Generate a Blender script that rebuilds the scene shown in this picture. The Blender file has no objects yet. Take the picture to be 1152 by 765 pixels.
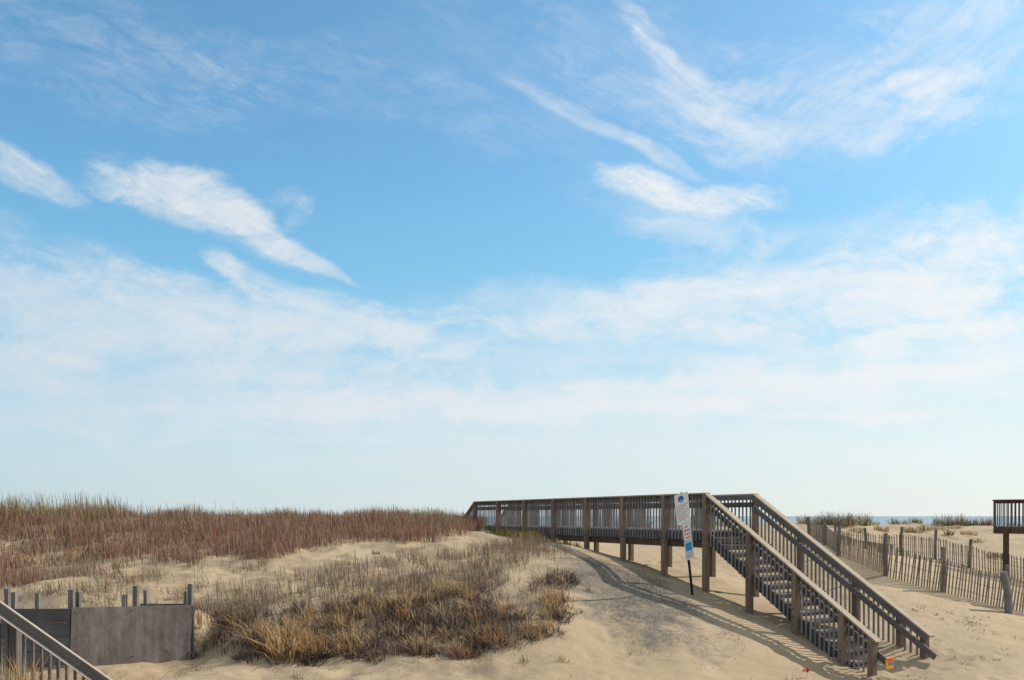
import bpy, math, random
import numpy as np
from mathutils import Vector, Matrix

random.seed(7)
rng = np.random.default_rng(11)
sc = bpy.context.scene
COL = sc.collection
F, CX, CY = 896.0, 576.0, 580.6        # focal length in pixels, horizon row of the photograph
CZ = 5.2                               # eye height above the sea; everything below is written relative to the eye


def at(px, py, Y):
    return Vector(((px - CX) / F * Y, Y, -(py - CY) / F * Y))


# ------------------------------------------------------------------ materials
def new_mat(name):
    m = bpy.data.materials.new(name)
    m.use_nodes = True
    nt = m.node_tree
    nt.nodes.clear()
    out = nt.nodes.new('ShaderNodeOutputMaterial')
    b = nt.nodes.new('ShaderNodeBsdfPrincipled')
    nt.links.new(b.outputs[0], out.inputs[0])
    return m, nt, b, out


def N(nt, kind, **kw):
    n = nt.nodes.new(kind)
    for k, v in kw.items():
        if k.startswith('i_'):
            n.inputs[int(k[2:])].default_value = v
        else:
            setattr(n, k, v)
    return n


def noise(nt, vec, scale, detail=4, rough=0.55, dist=0.0):
    n = nt.nodes.new('ShaderNodeTexNoise')
    n.inputs['Scale'].default_value = scale
    n.inputs['Detail'].default_value = detail
    n.inputs['Roughness'].default_value = rough
    n.inputs['Distortion'].default_value = dist
    if vec is not None:
        nt.links.new(vec, n.inputs['Vector'])
    return n.outputs['Fac']


def mapping(nt, vec, scale=(1, 1, 1), loc=(0, 0, 0), rot=(0, 0, 0)):
    m = nt.nodes.new('ShaderNodeMapping')
    m.inputs['Scale'].default_value = scale
    m.inputs['Location'].default_value = loc
    m.inputs['Rotation'].default_value = rot
    nt.links.new(vec, m.inputs['Vector'])
    return m.outputs[0]


def ramp(nt, fac, stops):
    r = nt.nodes.new('ShaderNodeValToRGB')
    e = r.color_ramp.elements
    while len(e) < len(stops):
        e.new(0.5)
    for k, (p, c) in enumerate(stops):
        e[k].position = p
        e[k].color = (c[0], c[1], c[2], 1) if hasattr(c, '__len__') else (c, c, c, 1)
    nt.links.new(fac, r.inputs[0])
    return r.outputs[0]


def mix(nt, fac, a, b, blend='MIX'):
    m = nt.nodes.new('ShaderNodeMix')
    m.data_type = 'RGBA'
    m.blend_type = blend
    for sock, v in ((m.inputs[0], fac), (m.inputs[6], a), (m.inputs[7], b)):
        if isinstance(v, (int, float)):
            sock.default_value = v
        elif isinstance(v, tuple):
            sock.default_value = (v[0], v[1], v[2], 1)
        else:
            nt.links.new(v, sock)
    return m.outputs[2]


def math_(nt, op, a, b=None, c=None, clamp=False):
    m = nt.nodes.new('ShaderNodeMath')
    m.operation = op
    m.use_clamp = clamp
    for k, v in enumerate((a, b, c)):
        if v is None:
            continue
        if isinstance(v, (int, float)):
            m.inputs[k].default_value = v
        else:
            nt.links.new(v, m.inputs[k])
    return m.outputs[0]


def bump(nt, bsdf, h, strength, dist):
    b = nt.nodes.new('ShaderNodeBump')
    b.inputs['Strength'].default_value = strength
    b.inputs['Distance'].default_value = dist
    nt.links.new(h, b.inputs['Height'])
    nt.links.new(b.outputs[0], bsdf.inputs['Normal'])


def wood_mat(name, dark, light, scale=6.0, rough=0.85):
    """weathered timber: grain stretched along the board, blotches, a different tone per board"""
    m, nt, b, out = new_mat(name)
    tc = nt.nodes.new('ShaderNodeTexCoord')
    at_ = N(nt, 'ShaderNodeAttribute', attribute_name='grain')
    g = noise(nt, mapping(nt, at_.outputs['Vector'], (scale * 0.35, scale * 7, scale * 7)), 1.0, 5, 0.6, 0.4)
    blot = noise(nt, tc.outputs['Object'], 3.0, 3)
    tone = N(nt, 'ShaderNodeAttribute', attribute_name='tone')
    v = math_(nt, 'ADD', math_(nt, 'MULTIPLY', g, 0.65), math_(nt, 'MULTIPLY', blot, 0.35))
    c = ramp(nt, v, [(0.3, dark), (0.68, light)])
    t = math_(nt, 'MULTIPLY_ADD', tone.outputs['Fac'], 0.5, 0.75)
    tcol = nt.nodes.new('ShaderNodeCombineColor')
    for k in range(3):
        nt.links.new(t, tcol.inputs[k])
    c = mix(nt, 1.0, c, tcol.outputs[0], 'MULTIPLY')
    nt.links.new(c, b.inputs['Base Color'])
    b.inputs['Roughness'].default_value = rough
    b.inputs['Specular IOR Level'].default_value = 0.25
    bump(nt, b, g, 0.35, 0.01)
    return m


def plain_mat(name, col, rough=0.6, metal=0.0, wear=0.12):
    m, nt, b, out = new_mat(name)
    tc = nt.nodes.new('ShaderNodeTexCoord')
    n = noise(nt, tc.outputs['Object'], 9.0, 5, 0.65)
    lo = tuple(x * (1 - wear) for x in col)
    hi = tuple(min(1, x * (1 + wear)) for x in col)
    nt.links.new(ramp(nt, n, [(0.3, lo), (0.7, hi)]), b.inputs['Base Color'])
    b.inputs['Roughness'].default_value = rough
    b.inputs['Metallic'].default_value = metal
    return m


def ply_mat():
    m, nt, b, out = new_mat('plywood')
    ob = nt.nodes.new('ShaderNodeTexCoord').outputs['Object']
    blot = noise(nt, mapping(nt, ob, (1, 1, .55)), 3.2, 7, .72, .3)
    run = noise(nt, mapping(nt, ob, (9, 9, .5)), 1.0, 5, .6)
    fine = noise(nt, mapping(nt, ob, (26, 26, 60)), 1.0, 4, .7)
    v = math_(nt, 'ADD', math_(nt, 'MULTIPLY', blot, .55), math_(nt, 'ADD', math_(nt, 'MULTIPLY', run, .25), math_(nt, 'MULTIPLY', fine, .2)))
    c = ramp(nt, v, [(.36, (.11, .088, .081)), (.5, (.21, .172, .158)), (.64, (.34, .29, .268))])
    nt.links.new(c, b.inputs['Base Color'])
    b.inputs['Roughness'].default_value = .9
    bump(nt, b, fine, .3, .01)
    return m


M = {}
M['post'] = wood_mat('post_wood', (0.10, 0.072, 0.054), (0.26, 0.19, 0.14))
M['grey'] = wood_mat('baluster_wood', (0.135, 0.12, 0.112), (0.31, 0.28, 0.265))
M['dim'] = wood_mat('rail_wood', (0.07, 0.06, 0.056), (0.165, 0.142, 0.133))
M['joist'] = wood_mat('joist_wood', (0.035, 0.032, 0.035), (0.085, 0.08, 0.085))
M['cap'] = wood_mat('cap_wood', (0.27, 0.21, 0.15), (0.47, 0.39, 0.29))
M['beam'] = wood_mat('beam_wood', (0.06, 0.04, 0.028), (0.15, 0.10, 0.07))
M['tread'] = wood_mat('tread_wood', (0.14, 0.122, 0.12), (0.30, 0.272, 0.262))
M['picket'] = wood_mat('picket_wood', (0.16, 0.12, 0.09), (0.36, 0.285, 0.215))
M['fpost'] = wood_mat('fence_post_wood', (0.09, 0.082, 0.078), (0.23, 0.21, 0.195))
M['ply'] = ply_mat()
M['plank'] = wood_mat('old_plank', (0.06, 0.06, 0.063), (0.16, 0.155, 0.16))
M['edge'] = wood_mat('bright_edge', (0.25, 0.20, 0.17), (0.38, 0.32, 0.28))  # pale colour holds the sun glint along the corner handrail's edges
M['railgreen'] = wood_mat('green_grey_rail', (0.085, 0.08, 0.068), (0.17, 0.16, 0.14))  # dark green-grey board of the corner handrail
M['iron'] = plain_mat('dark_steel', (0.02, 0.024, 0.03), 0.55, 0.6)
M['white'] = plain_mat('sign_white', (0.70, 0.71, 0.70), 0.5, 0, 0.06)
M['blue'] = plain_mat('sign_blue', (0.02, 0.09, 0.36), 0.5)
M['skyblue'] = plain_mat('sign_light_blue', (0.07, 0.40, 0.75), 0.5)
M['red'] = plain_mat('sign_red', (0.55, 0.09, 0.10), 0.5)
M['ink'] = plain_mat('sign_ink', (0.22, 0.25, 0.30), 0.6)
M['orange'] = plain_mat('label_orange', (0.85, 0.22, 0.03), 0.5)
M['yellow'] = plain_mat('label_yellow', (0.85, 0.42, 0.03), 0.5)
M['slate'] = plain_mat('label_slate', (0.16, 0.22, 0.28), 0.5)
M['darkred'] = plain_mat('dark_red', (0.22, 0.02, 0.02), 0.5)
M['pink'] = plain_mat('flag_red', (0.80, 0.10, 0.09), 0.5)


def grass_mat():
    m, nt, b, out = new_mat('dry_grass')
    a = N(nt, 'ShaderNodeAttribute', attribute_name='tint')
    b.inputs['Roughness'].default_value = 0.75
    b.inputs['Specular IOR Level'].default_value = 0.2
    nt.links.new(a.outputs['Color'], b.inputs['Base Color'])
    tr = nt.nodes.new('ShaderNodeBsdfTranslucent')
    nt.links.new(a.outputs['Color'], tr.inputs[0])
    mx = nt.nodes.new('ShaderNodeMixShader')
    mx.inputs[0].default_value = 0.35
    nt.links.new(b.outputs[0], mx.inputs[1])
    nt.links.new(tr.outputs[0], mx.inputs[2])
    nt.links.new(mx.outputs[0], out.inputs[0])
    return m


M['grass'] = grass_mat()

# ------------------------------------------------------------------ mesh helpers


class MB:
    """collects boxes and tubes with a grain coordinate along each board; build() links ONE mesh object"""

    def __init__(self):
        self.v, self.f, self.g, self.t = [], [], [], []

    def box(self, p0, p1, w, h, up=(0, 0, 1), taper=1.0, e0=None, e1=None):
        """a board from p0 to p1 (centre line), w across, h along up"""
        p0, p1 = Vector(p0), Vector(p1)
        d = (p1 - p0)
        L = d.length
        d = d / L
        up = Vector(up)
        s = d.cross(up)
        if s.length < 1e-5:
            s = d.cross(Vector((0, 1, 0)))
        s.normalize()
        n = s.cross(d).normalized()
        if e0 is not None:          # vertical end cuts on a sloping board
            pass
        b = len(self.v)
        off = random.uniform(0, 50)
        tone = random.random()
        for k, (p, tp) in enumerate(((p0, 1.0), (p1, taper))):
            for a, c in ((-1, -1), (1, -1), (1, 1), (-1, 1)):
                self.v.append(p + s * (a * w / 2 * tp) + n * (c * h / 2 * tp))
                self.g.append((off + k * L, off + a * w / 2, off * 0.7 + c * h / 2))
                self.t.append(tone)
        self.f += [(b, b + 1, b + 2, b + 3), (b + 7, b + 6, b + 5, b + 4)]
        for k in range(4):
            k2 = (k + 1) % 4
            self.f.append((b + k, b + 4 + k, b + 4 + k2, b + k2))
        return self

    def ring(self, pts, r, seg=8):
        """a tube through pts; r a list of radii"""
        b = len(self.v)
        tone = random.random()
        off = random.uniform(0, 50)
        n = len(pts)
        for i, p in enumerate(pts):
            p = Vector(p)
            d = (Vector(pts[min(i + 1, n - 1)]) - Vector(pts[max(i - 1, 0)])).normalized()
            s = d.cross(Vector((0, 1, 0.01))).normalized()
            q = d.cross(s)
            for k in range(seg):
                a = 2 * math.pi * k / seg
                self.v.append(p + (s * math.cos(a) + q * math.sin(a)) * r[i])
                self.g.append((off + i * 0.5, off + math.cos(a) * r[i], off + math.sin(a) * r[i]))
                self.t.append(tone)
        for i in range(n - 1):
            for k in range(seg):
                k2 = (k + 1) % seg
                self.f.append((b + i * seg + k, b + i * seg + k2, b + (i + 1) * seg + k2, b + (i + 1) * seg + k))
        self.f.append(tuple(b + k for k in reversed(range(seg))))
        self.f.append(tuple(b + (n - 1) * seg + k for k in range(seg)))
        return self

    def poly(self, pts, nrm, thick):
        """a flat outline pts extruded by thick against nrm"""
        b = len(self.v)
        n = len(pts)
        nrm = Vector(nrm)
        for k in (0, 1):
            for p in pts:
                q = Vector(p) - nrm * (thick * k)
                self.v.append(q)
                self.g.append(tuple(q))
                self.t.append(0.5)
        self.f.append(tuple(range(b, b + n)))
        self.f.append(tuple(reversed(range(b + n, b + 2 * n))))
        for k in range(n):
            k2 = (k + 1) % n
            self.f.append((b + k2, b + k, b + n + k, b + n + k2))
        return self

    def build(self, name, mat, parent=None, base=None):
        """vertices are given in eye space; they are stored relative to the parent's (or base) location"""
        o0 = parent_origin(parent) if parent is not None else Vector(base if base is not None else (0, 0, 0))
        me = bpy.data.meshes.new(name)
        me.from_pydata([tuple(p - o0) for p in self.v], [], self.f)
        a = me.attributes.new('grain', 'FLOAT_VECTOR', 'POINT')
        a.data.foreach_set('vector', np.array(self.g, 'f').ravel())
        a = me.attributes.new('tone', 'FLOAT', 'POINT')
        a.data.foreach_set('value', np.array(self.t, 'f'))
        me.materials.append(mat)
        me.update()
        o = bpy.data.objects.new(name, me)
        COL.objects.link(o)
        if parent is not None:
            o.parent = parent
        else:
            o.location = o0
        return o


def parent_origin(p):
    v = Vector((0, 0, 0))
    while p is not None:
        v += p.location
        p = p.parent
    return v


def tag(o, label=None, cat=None, group=None, kind=None):
    if label:
        o['label'] = label
    if cat:
        o['category'] = cat
    if group:
        o['group'] = group
    if kind:
        o['kind'] = kind
    return o


def thing(name, base, label, cat, group=None):
    o = bpy.data.objects.new(name, None)
    o.empty_display_size = 0.3
    o.location = base
    COL.objects.link(o)
    return tag(o, label, cat, group)


# ------------------------------------------------------------------ value noise for the terrain
_perm = rng.random((256, 256))


def vnoise(x, y):
    xi, yi = np.floor(x).astype(int), np.floor(y).astype(int)
    fx, fy = x - xi, y - yi
    fx, fy = fx * fx * (3 - 2 * fx), fy * fy * (3 - 2 * fy)
    g = lambda a, b: _perm[a & 255, b & 255]
    return (g(xi, yi) * (1 - fx) + g(xi + 1, yi) * fx) * (1 - fy) + (g(xi, yi + 1) * (1 - fx) + g(xi + 1, yi + 1) * fx) * fy - 0.5


def fbm(x, y, o=4):
    s, a = 0, 1.0
    for k in range(o):
        s = s + a * vnoise(x * 2 ** k + 17.3 * k, y * 2 ** k + 9.1 * k)
        a *= 0.5
    return s


# ------------------------------------------------------------------ the boardwalk's frame (needed by the ground)
U = Vector((-0.472, 0.8816, 0))              # along the walkway, away from the stair
V = Vector((0.8816, 0.472, 0))               # across it, to the far railing
P0 = Vector((5.30, 21.50, 0))                # the corner post between walkway and stair
WID = 1.635
TOPZ = 0.63
DECKZ = TOPZ - 1.02
BAYS = [0, 1.74, 3.74, 5.78, 7.88, 10.02, 12.25, 14.4]

# ------------------------------------------------------------------ ground control points: (px, py, Y) read as places on the dune
CP = []
for px, py, Y in [
    # bottom of the picture
    (-150, 765, 14.2), (150, 765, 14.3), (300, 765, 14.3), (450, 765, 14.4), (600, 765, 14.8), (750, 765, 15.4), (860, 765, 16.0),
    (950, 768, 16.4), (1040, 752, 17.3), (1100, 765, 16.0), (1152, 765, 16.0), (1250, 765, 16.0),
    # plywood bulkhead: front foot, and the sand heaped behind it
    (20, 752, 15.2), (80, 752, 15.2), (150, 749, 15.8), (217, 745.5, 16.4), (245, 738, 16.2),
    (-60, 695, 16.6), (20, 690, 16.6), (80, 690, 16.6), (150, 688, 17.2), (217, 689, 17.7),
    # slope up to the left crest
    (-200, 640, 21), (-60, 645, 21), (60, 648, 20.6), (150, 636, 21.2), (250, 632, 21.6), (350, 622, 23), (430, 612, 25), (500, 603, 28), (540, 594, 32),
    (-200, 584, 29), (0, 585, 29), (130, 586, 29), (250, 590, 29), (370, 590, 29.5), (470, 588, 31),
    # front mound
    (290, 742, 15.6), (400, 738, 15.7), (520, 737, 15.8), (610, 722, 16.3), (300, 692, 17.4), (400, 690, 17.4), (500, 690, 17.4), (570, 682, 18.0),
    (260, 660, 18.9), (330, 650, 19.7), (420, 640, 20.8), (500, 628, 22.6), (560, 612, 25.0), (590, 610.5, 25.6), (625, 612, 25.2), (661, 620.5, 24.6), (684, 627, 24.0),
    (640, 640, 20.6), (680, 650, 20.4), (640, 695, 17.4), (700, 680, 18.8), (700, 640, 22.0), (680, 720, 17.0), (760, 720, 17.0), (800, 725, 17.2), (777, 680, 19.27), (850, 730, 17.2),
    # along the near posts
    (847, 690, 20.13), (898, 712.6, 18.84), (948, 745, 17.74), (798, 666, 21.5), (752, 650, 23.05), (703, 634, 24.2), (661, 618, 26.8),
    (561, 601, 32.3), (536, 591, 34.4),
    # under and beyond the walkway
    (806, 650, 23.8), (758, 639, 25.6), (713, 633, 27.4), (797, 632, 28), (760, 619, 31), (720, 613, 33.5), (840, 650, 25.5), (870, 668, 23.4), (905, 692, 20.8),
    (1000, 668, 22.2), (1050, 700, 20.2), (1090, 712, 19.4), (1152, 724, 19.0), (1000, 720, 18.7),
    # fences
    (1061, 666, 23.3), (1133, 684, 22.8), (1097, 675, 23.0), (1028, 657, 23.7), (996, 647, 24.2), (970, 636, 25.5), (943, 625, 27.2), (928, 613, 29.5), (908, 607, 32), (880, 606, 36), (1168, 693, 22.6), (1230, 704, 22.4), (1300, 706, 22.4),
    (974, 623, 37), (1013, 625, 36), (1052, 629, 34.5), (1091, 639, 33), (1130, 648, 32), (1152, 654, 31), (1260, 664, 28),
    # dune behind
    (1050, 611, 42), (1130, 612, 40), (1050, 593, 52), (1010, 592, 52), (1110, 593, 50), (1160, 594, 50), (1300, 594, 50), (950, 591, 48), (905, 589, 46),
    (800, 591, 48), (700, 592, 48), (600, 592, 46), (850, 605, 40),
]:
    p = at(px, py, Y)
    CP.append((p.x, p.y, p.z))
for X in (-80, -55, -40):
    CP += [(X, 2, -3.1), (X, 9, -2.9), (X, 15, -2.4), (X, 21, -1.5), (X, 29, -.35), (X, 38, -.7), (X, 50, -1.3)]
for X in (-20, -8, 4):
    CP += [(X, 38, -.8), (X, 46, -1.0)]
for X in (40, 55, 80):
    CP += [(X, 2, -3.3), (X, 10, -3.3), (X, 18, -3.0), (X, 28, -2.1), (X, 40, -1.5), (X, 50, -.65)]
for X in (-80, -50, -25, 0, 12, 25, 40, 55, 80):
    CP += [(X, 60, -3.0), (X, 72, -4.8), (X, 90, -6.6), (X, 110, -7.4)]
for X in (-25, -12, 0, 12, 25):
    CP += [(X, 1, -3.15), (X, -6, -3.15), (X, 8, -3.05)]
CP += [(-7.2, 10.6, -2.55), (-9, 10.8, -2.4), (-5.4, 11.2, -2.85)]
CP = np.array(CP)


def _phi(r2):
    return np.sqrt(r2 + 0.8)


_d2 = (CP[:, None, 0] - CP[None, :, 0]) ** 2 + (CP[:, None, 1] - CP[None, :, 1]) ** 2
_A = _phi(_d2) + np.eye(len(CP)) * -0.02
_n = len(CP)
_K = np.zeros((_n + 3, _n + 3))
_K[:_n, :_n] = _A
_K[:_n, _n] = 1
_K[:_n, _n + 1:] = CP[:, :2]
_K[_n:, :_n] = _K[:_n, _n:].T
_W = np.linalg.solve(_K, np.concatenate([CP[:, 2], np.zeros(3)]))

# footprints and scuffs: (x, y, radius, depth)
PRINTS = []
for (px, py, Y, n, sp) in [(860, 655, 24.6, 60, 1.3), (800, 645, 26.5, 40, 1.6), (1085, 706, 19.6, 12, 1.2), (1010, 755, 16.9, 55, 1.0), (960, 765, 16.2, 25, .8),
                           (1120, 695, 21.2, 10, 1.0), (640, 735, 16.3, 16, 1.0), (420, 752, 15.0, 20, 1.4), (1060, 745, 17.4, 16, .9), (760, 625, 30, 24, 1.4)]:
    c = at(px, py, Y)
    for k in range(n):
        PRINTS.append((c.x + random.gauss(0, sp), c.y + random.gauss(0, sp * 1.3), random.uniform(.07, .16), random.uniform(.02, .055)))
PRINTS = np.array(PRINTS)


def lumpy(X, Y):
    """how rough the sand is: rough under the plants, smooth on the blown slope"""
    px = CX + F * X / np.maximum(Y, 1)
    left = np.clip((640 - px) / 90, 0, 1)
    far = np.clip((Y - 38) / 6, 0, 1)
    return 0.12 + 0.88 * np.maximum(left, far * .9)


def wall_y(x):
    """the line the bulkhead follows"""
    return 15.35 + np.maximum(0, x + 8.48) * .64


def ground(X, Y):
    X = np.atleast_1d(np.asarray(X, float))
    Y = np.atleast_1d(np.asarray(Y, float))
    sh = X.shape
    x, y = np.clip(X.ravel(), -80, 80), np.clip(Y.ravel(), -6, 110)
    z = np.zeros(len(x))
    for a in range(0, len(x), 20000):
        b = slice(a, a + 20000)
        z[b] = _phi((x[b, None] - CP[None, :, 0]) ** 2 + (y[b, None] - CP[None, :, 1]) ** 2) @ _W[:_n] + _W[_n] + x[b] * _W[_n + 1] + y[b] * _W[_n + 2]
    l = lumpy(x, y)
    near = np.clip((y - 3) / 6, 0, 1) * np.clip((95 - y) / 30, 0, 1)
    z += near * l * (0.20 * fbm(x * .55, y * .55, 4) + 0.10 * fbm(x * 2.2 + 40, y * 2.2, 3))
    z += near * 0.05 * fbm(x * .35 + 8, y * .35, 3)
    # the retained step at the plywood bulkhead
    d = y - wall_y(x)
    side = np.clip((x + 12.5) / .8, 0, 1) * np.clip((-6.45 - x) / .22, 0, 1)
    k = side * np.clip((.20 - d) / .08, 0, 1) * np.clip((d + 1.9) / 1.2, 0, 1)
    flat = -2.93 - .04 * np.clip((x + 8.4) / 2, 0, 1) + 0.05 * fbm(x * 1.3, y * 1.3, 3)
    z = z * (1 - k) + np.minimum(z, flat) * k
    kb = side * np.clip((d - .12) / .08, 0, 1) * np.clip((1.4 - d) / .7, 0, 1)
    z = z * (1 - kb) + np.clip(z, -2.02, -1.90) * kb
    for (a, b2, r, d) in PRINTS:
        m = np.abs(x - a) + np.abs(y - b2) < 4 * r
        if m.any():
            q = ((x[m] - a) ** 2 + (y[m] - b2) ** 2) / (r * r)
            z[m] += d * (-np.exp(-q) + 0.55 * np.exp(-(np.sqrt(q) - 1.5) ** 2 * 2.5))
    return z.reshape(sh)


def gz(x, y):
    return float(ground(x, y)[0])


# ------------------------------------------------------------------ the sand: one sheet out to the horizon
xs = np.concatenate([[-30000, -6000, -1500, -500, -220, -140, -100, -80, -65, -52, -44, -38, -33, -29, -26], np.arange(-23.5, 27.5, .105), [29, 32, 36, 41, 48, 58, 72, 100, 160, 300, 900, 4000, 30000]])
ys = [-3000, -300, -60, -20, -6, 0, 4, 7, 9, 10.5, 11.5, 12.2]
y = 12.6
while y < 62:
    ys.append(y)
    y += max(.075, .0062 * y if y < 32 else .011 * y)
ys += [65, 70, 76, 83, 90, 100, 110, 140, 300, 1200, 6000, 30000]
ys = np.array(ys)
GX, GY = np.meshgrid(xs, ys)
GZ = ground(GX, GY)
nx, ny = len(xs), len(ys)
me = bpy.data.meshes.new('sand_ground')
verts = np.stack([GX.ravel(), GY.ravel(), GZ.ravel()], 1)
i = np.arange((ny - 1) * nx).reshape(ny - 1, nx)[:, :-1].ravel()
quads = np.stack([i, i + 1, i + 1 + nx, i + nx], 1)
me.vertices.add(len(verts))
me.vertices.foreach_set('co', verts.ravel())
me.loops.add(quads.size)
me.loops.foreach_set('vertex_index', quads.ravel().astype('i'))
me.polygons.add(len(quads))
me.polygons.foreach_set('loop_start', np.arange(0, quads.size, 4, dtype='i'))
me.polygons.foreach_set('loop_total', np.full(len(quads), 4, 'i'))
me.polygons.foreach_set('use_smooth', np.ones(len(quads), bool))
me.update()
sand = bpy.data.objects.new('sand_ground', me)
COL.objects.link(sand)
tag(sand, kind='structure')


def sand_mat():
    m, nt, b, out = new_mat('sand')
    tc = nt.nodes.new('ShaderNodeTexCoord')
    ob = tc.outputs['Object']
    broad = noise(nt, ob, 0.35, 4, .6)
    mid = noise(nt, ob, 2.3, 5, .65)
    fine = noise(nt, ob, 60, 3, .7)
    grit = noise(nt, ob, 11, 6, .75)
    c = ramp(nt, broad, [(0.3, (0.36, 0.272, 0.17)), (0.7, (0.465, 0.357, 0.228))])
    c = mix(nt, ramp(nt, mid, [(0.42, 0.0), (0.72, 0.55)]), c, (0.30, 0.22, 0.13))
    c = mix(nt, ramp(nt, fine, [(0.35, 0.22), (0.7, 0.0)]), c, (0.22, 0.17, 0.11))
    # dark specks of straw and shell
    sp = noise(nt, mapping(nt, ob, (14, 34, 14), rot=(0, 0, .5)), 1.0, 2, .5)
    c = mix(nt, ramp(nt, sp, [(0.70, 0.0), (0.78, 0.55)]), c, (0.12, 0.10, 0.08))
    # a mottled grey patch in the sand left of the walkway
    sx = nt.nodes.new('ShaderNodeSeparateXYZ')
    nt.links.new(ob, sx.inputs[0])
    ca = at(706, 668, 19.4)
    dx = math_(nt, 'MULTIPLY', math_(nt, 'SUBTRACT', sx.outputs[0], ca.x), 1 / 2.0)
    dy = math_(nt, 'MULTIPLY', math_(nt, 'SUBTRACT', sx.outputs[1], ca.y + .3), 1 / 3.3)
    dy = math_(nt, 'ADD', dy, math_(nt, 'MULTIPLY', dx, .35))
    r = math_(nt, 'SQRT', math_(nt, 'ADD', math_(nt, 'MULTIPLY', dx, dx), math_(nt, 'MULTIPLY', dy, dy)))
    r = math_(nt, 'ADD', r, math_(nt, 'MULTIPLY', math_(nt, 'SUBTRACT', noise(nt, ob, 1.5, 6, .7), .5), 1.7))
    grey_patch = ramp(nt, r, [(0.62, 1.0), (1.2, 0.0)])
    grey_patch = mix(nt, 1.0, grey_patch, ramp(nt, noise(nt, ob, 4.2, 7, .78, .8), [(0.34, 0.35), (0.56, 1.0)]), 'MULTIPLY')
    c = mix(nt, math_(nt, 'MULTIPLY', grey_patch, .9), c, (0.125, 0.113, 0.098))
    # leaf litter and humus among the plants on the left
    px = math_(nt, 'DIVIDE', sx.outputs[0], sx.outputs[1])
    hum = ramp(nt, noise(nt, ob, 1.1, 6, .72), [(0.46, 0.0), (0.62, 0.6)])
    hum = math_(nt, 'MULTIPLY', hum, ramp(nt, math_(nt, 'MULTIPLY_ADD', sx.outputs[0], -.5, .9), [(0.0, 0.0), (1.0, 1.0)]))
    c = mix(nt, hum, c, (0.20, 0.155, 0.105))
    nt.links.new(c, b.inputs['Base Color'])
    b.inputs['Roughness'].default_value = .95
    b.inputs['Specular IOR Level'].default_value = .15
    wv = nt.nodes.new('ShaderNodeTexWave')
    wv.inputs['Scale'].default_value = 2.2
    wv.inputs['Distortion'].default_value = 6
    wv.inputs['Detail'].default_value = 3
    wv.inputs['Detail Scale'].default_value = 1.2
    nt.links.new(mapping(nt, ob, (1, .6, 1), rot=(0, 0, .9)), wv.inputs['Vector'])
    h = math_(nt, 'ADD', math_(nt, 'MULTIPLY', grit, .9), math_(nt, 'MULTIPLY', wv.outputs['Fac'], .12))
    h = math_(nt, 'ADD', h, math_(nt, 'MULTIPLY', fine, .25))
    h = math_(nt, 'ADD', h, math_(nt, 'MULTIPLY', mid, 1.1))
    bump(nt, b, h, .42, .05)
    return m


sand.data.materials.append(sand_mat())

# ------------------------------------------------------------------ sea
me = bpy.data.meshes.new('sea')
sy = [72, 110, 200, 500, 2000, 8000, 30000]
sx_ = [-30000, -3000, -300, 0, 300, 3000, 30000]
me.from_pydata([(x, y, -CZ) for y in sy for x in sx_], [], [(j * 7 + i, j * 7 + i + 1, j * 7 + i + 8, j * 7 + i + 7) for j in range(6) for i in range(6)])
sea = bpy.data.objects.new('sea', me)
COL.objects.link(sea)
tag(sea, kind='structure')
m, nt, b, out = new_mat('sea_water')
tc = nt.nodes.new('ShaderNodeTexCoord')
n1 = noise(nt, mapping(nt, tc.outputs['Object'], (.02, .09, 1)), 1, 6, .7)
n2 = noise(nt, mapping(nt, tc.outputs['Object'], (.3, .8, 1)), 1, 4, .6)
nt.links.new(ramp(nt, n1, [(0.35, (.20, .28, .335)), (0.65, (.26, .335, .38))]), b.inputs['Base Color'])
b.inputs['Roughness'].default_value = .55
b.inputs['Specular IOR Level'].default_value = .12
bump(nt, b, n2, .6, .5)
me.materials.append(m)

# ------------------------------------------------------------------ boardwalk
LAYBAL = []                    # (distance, builder args) for every baluster of the main boardwalk


def wpos(t, across, z):
    p = P0 + U * t + V * across
    return Vector((p.x, p.y, z))


SLOPE = 0.617
RUN = 5.25                     # horizontal run of the stair's railings


def spos(s, across, z):        # s metres down the stair
    p = P0 - U * s + V * across
    return Vector((p.x, p.y, z - SLOPE * s))


base = wpos(0, WID / 2, gz(*(wpos(0, WID / 2, 0).xy)))
bw = thing('boardwalk', base, 'long weathered wooden boardwalk on posts with a stair running down to the sand', 'boardwalk')
base = bw.location.copy()

TOT = BAYS[-1]
# deck of cross boards
d = MB()
t = -.06
while t < TOT + .1:
    d.box(wpos(t + .07, .02, DECKZ - .02), wpos(t + .07, WID - .02, DECKZ - .02), .135, .038)
    t += .143
d.build('deck', M['tread'], bw)
# rim joists, inner joist, girders
for ac in (.0, WID):
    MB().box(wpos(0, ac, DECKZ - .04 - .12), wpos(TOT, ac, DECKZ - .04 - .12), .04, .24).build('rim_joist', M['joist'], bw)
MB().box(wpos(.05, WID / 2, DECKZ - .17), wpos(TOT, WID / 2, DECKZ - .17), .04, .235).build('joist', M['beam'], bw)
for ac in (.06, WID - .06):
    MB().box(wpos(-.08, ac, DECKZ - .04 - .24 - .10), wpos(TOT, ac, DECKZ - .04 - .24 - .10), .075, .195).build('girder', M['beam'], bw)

PW = .14


def post(p, zt, zb, parent, mat, w=PW, name='post', lean=(0, 0)):
    mb = MB()
    mb.box((p.x + lean[0], p.y + lean[1], zb), (p.x, p.y, zt), w, w, up=(U.x, U.y, 0))
    return mb.build(name, mat, parent)


def bolts(po, p, zs):
    for z_ in zs:
        q_ = p - V * (PW / 2)
        MB().ring([(q_.x + V.x * .006, q_.y + V.y * .006, z_), (q_.x - V.x * .012, q_.y - V.y * .012, z_)], [.017, .015], 8).build('bolt', M['iron'], po)


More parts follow.
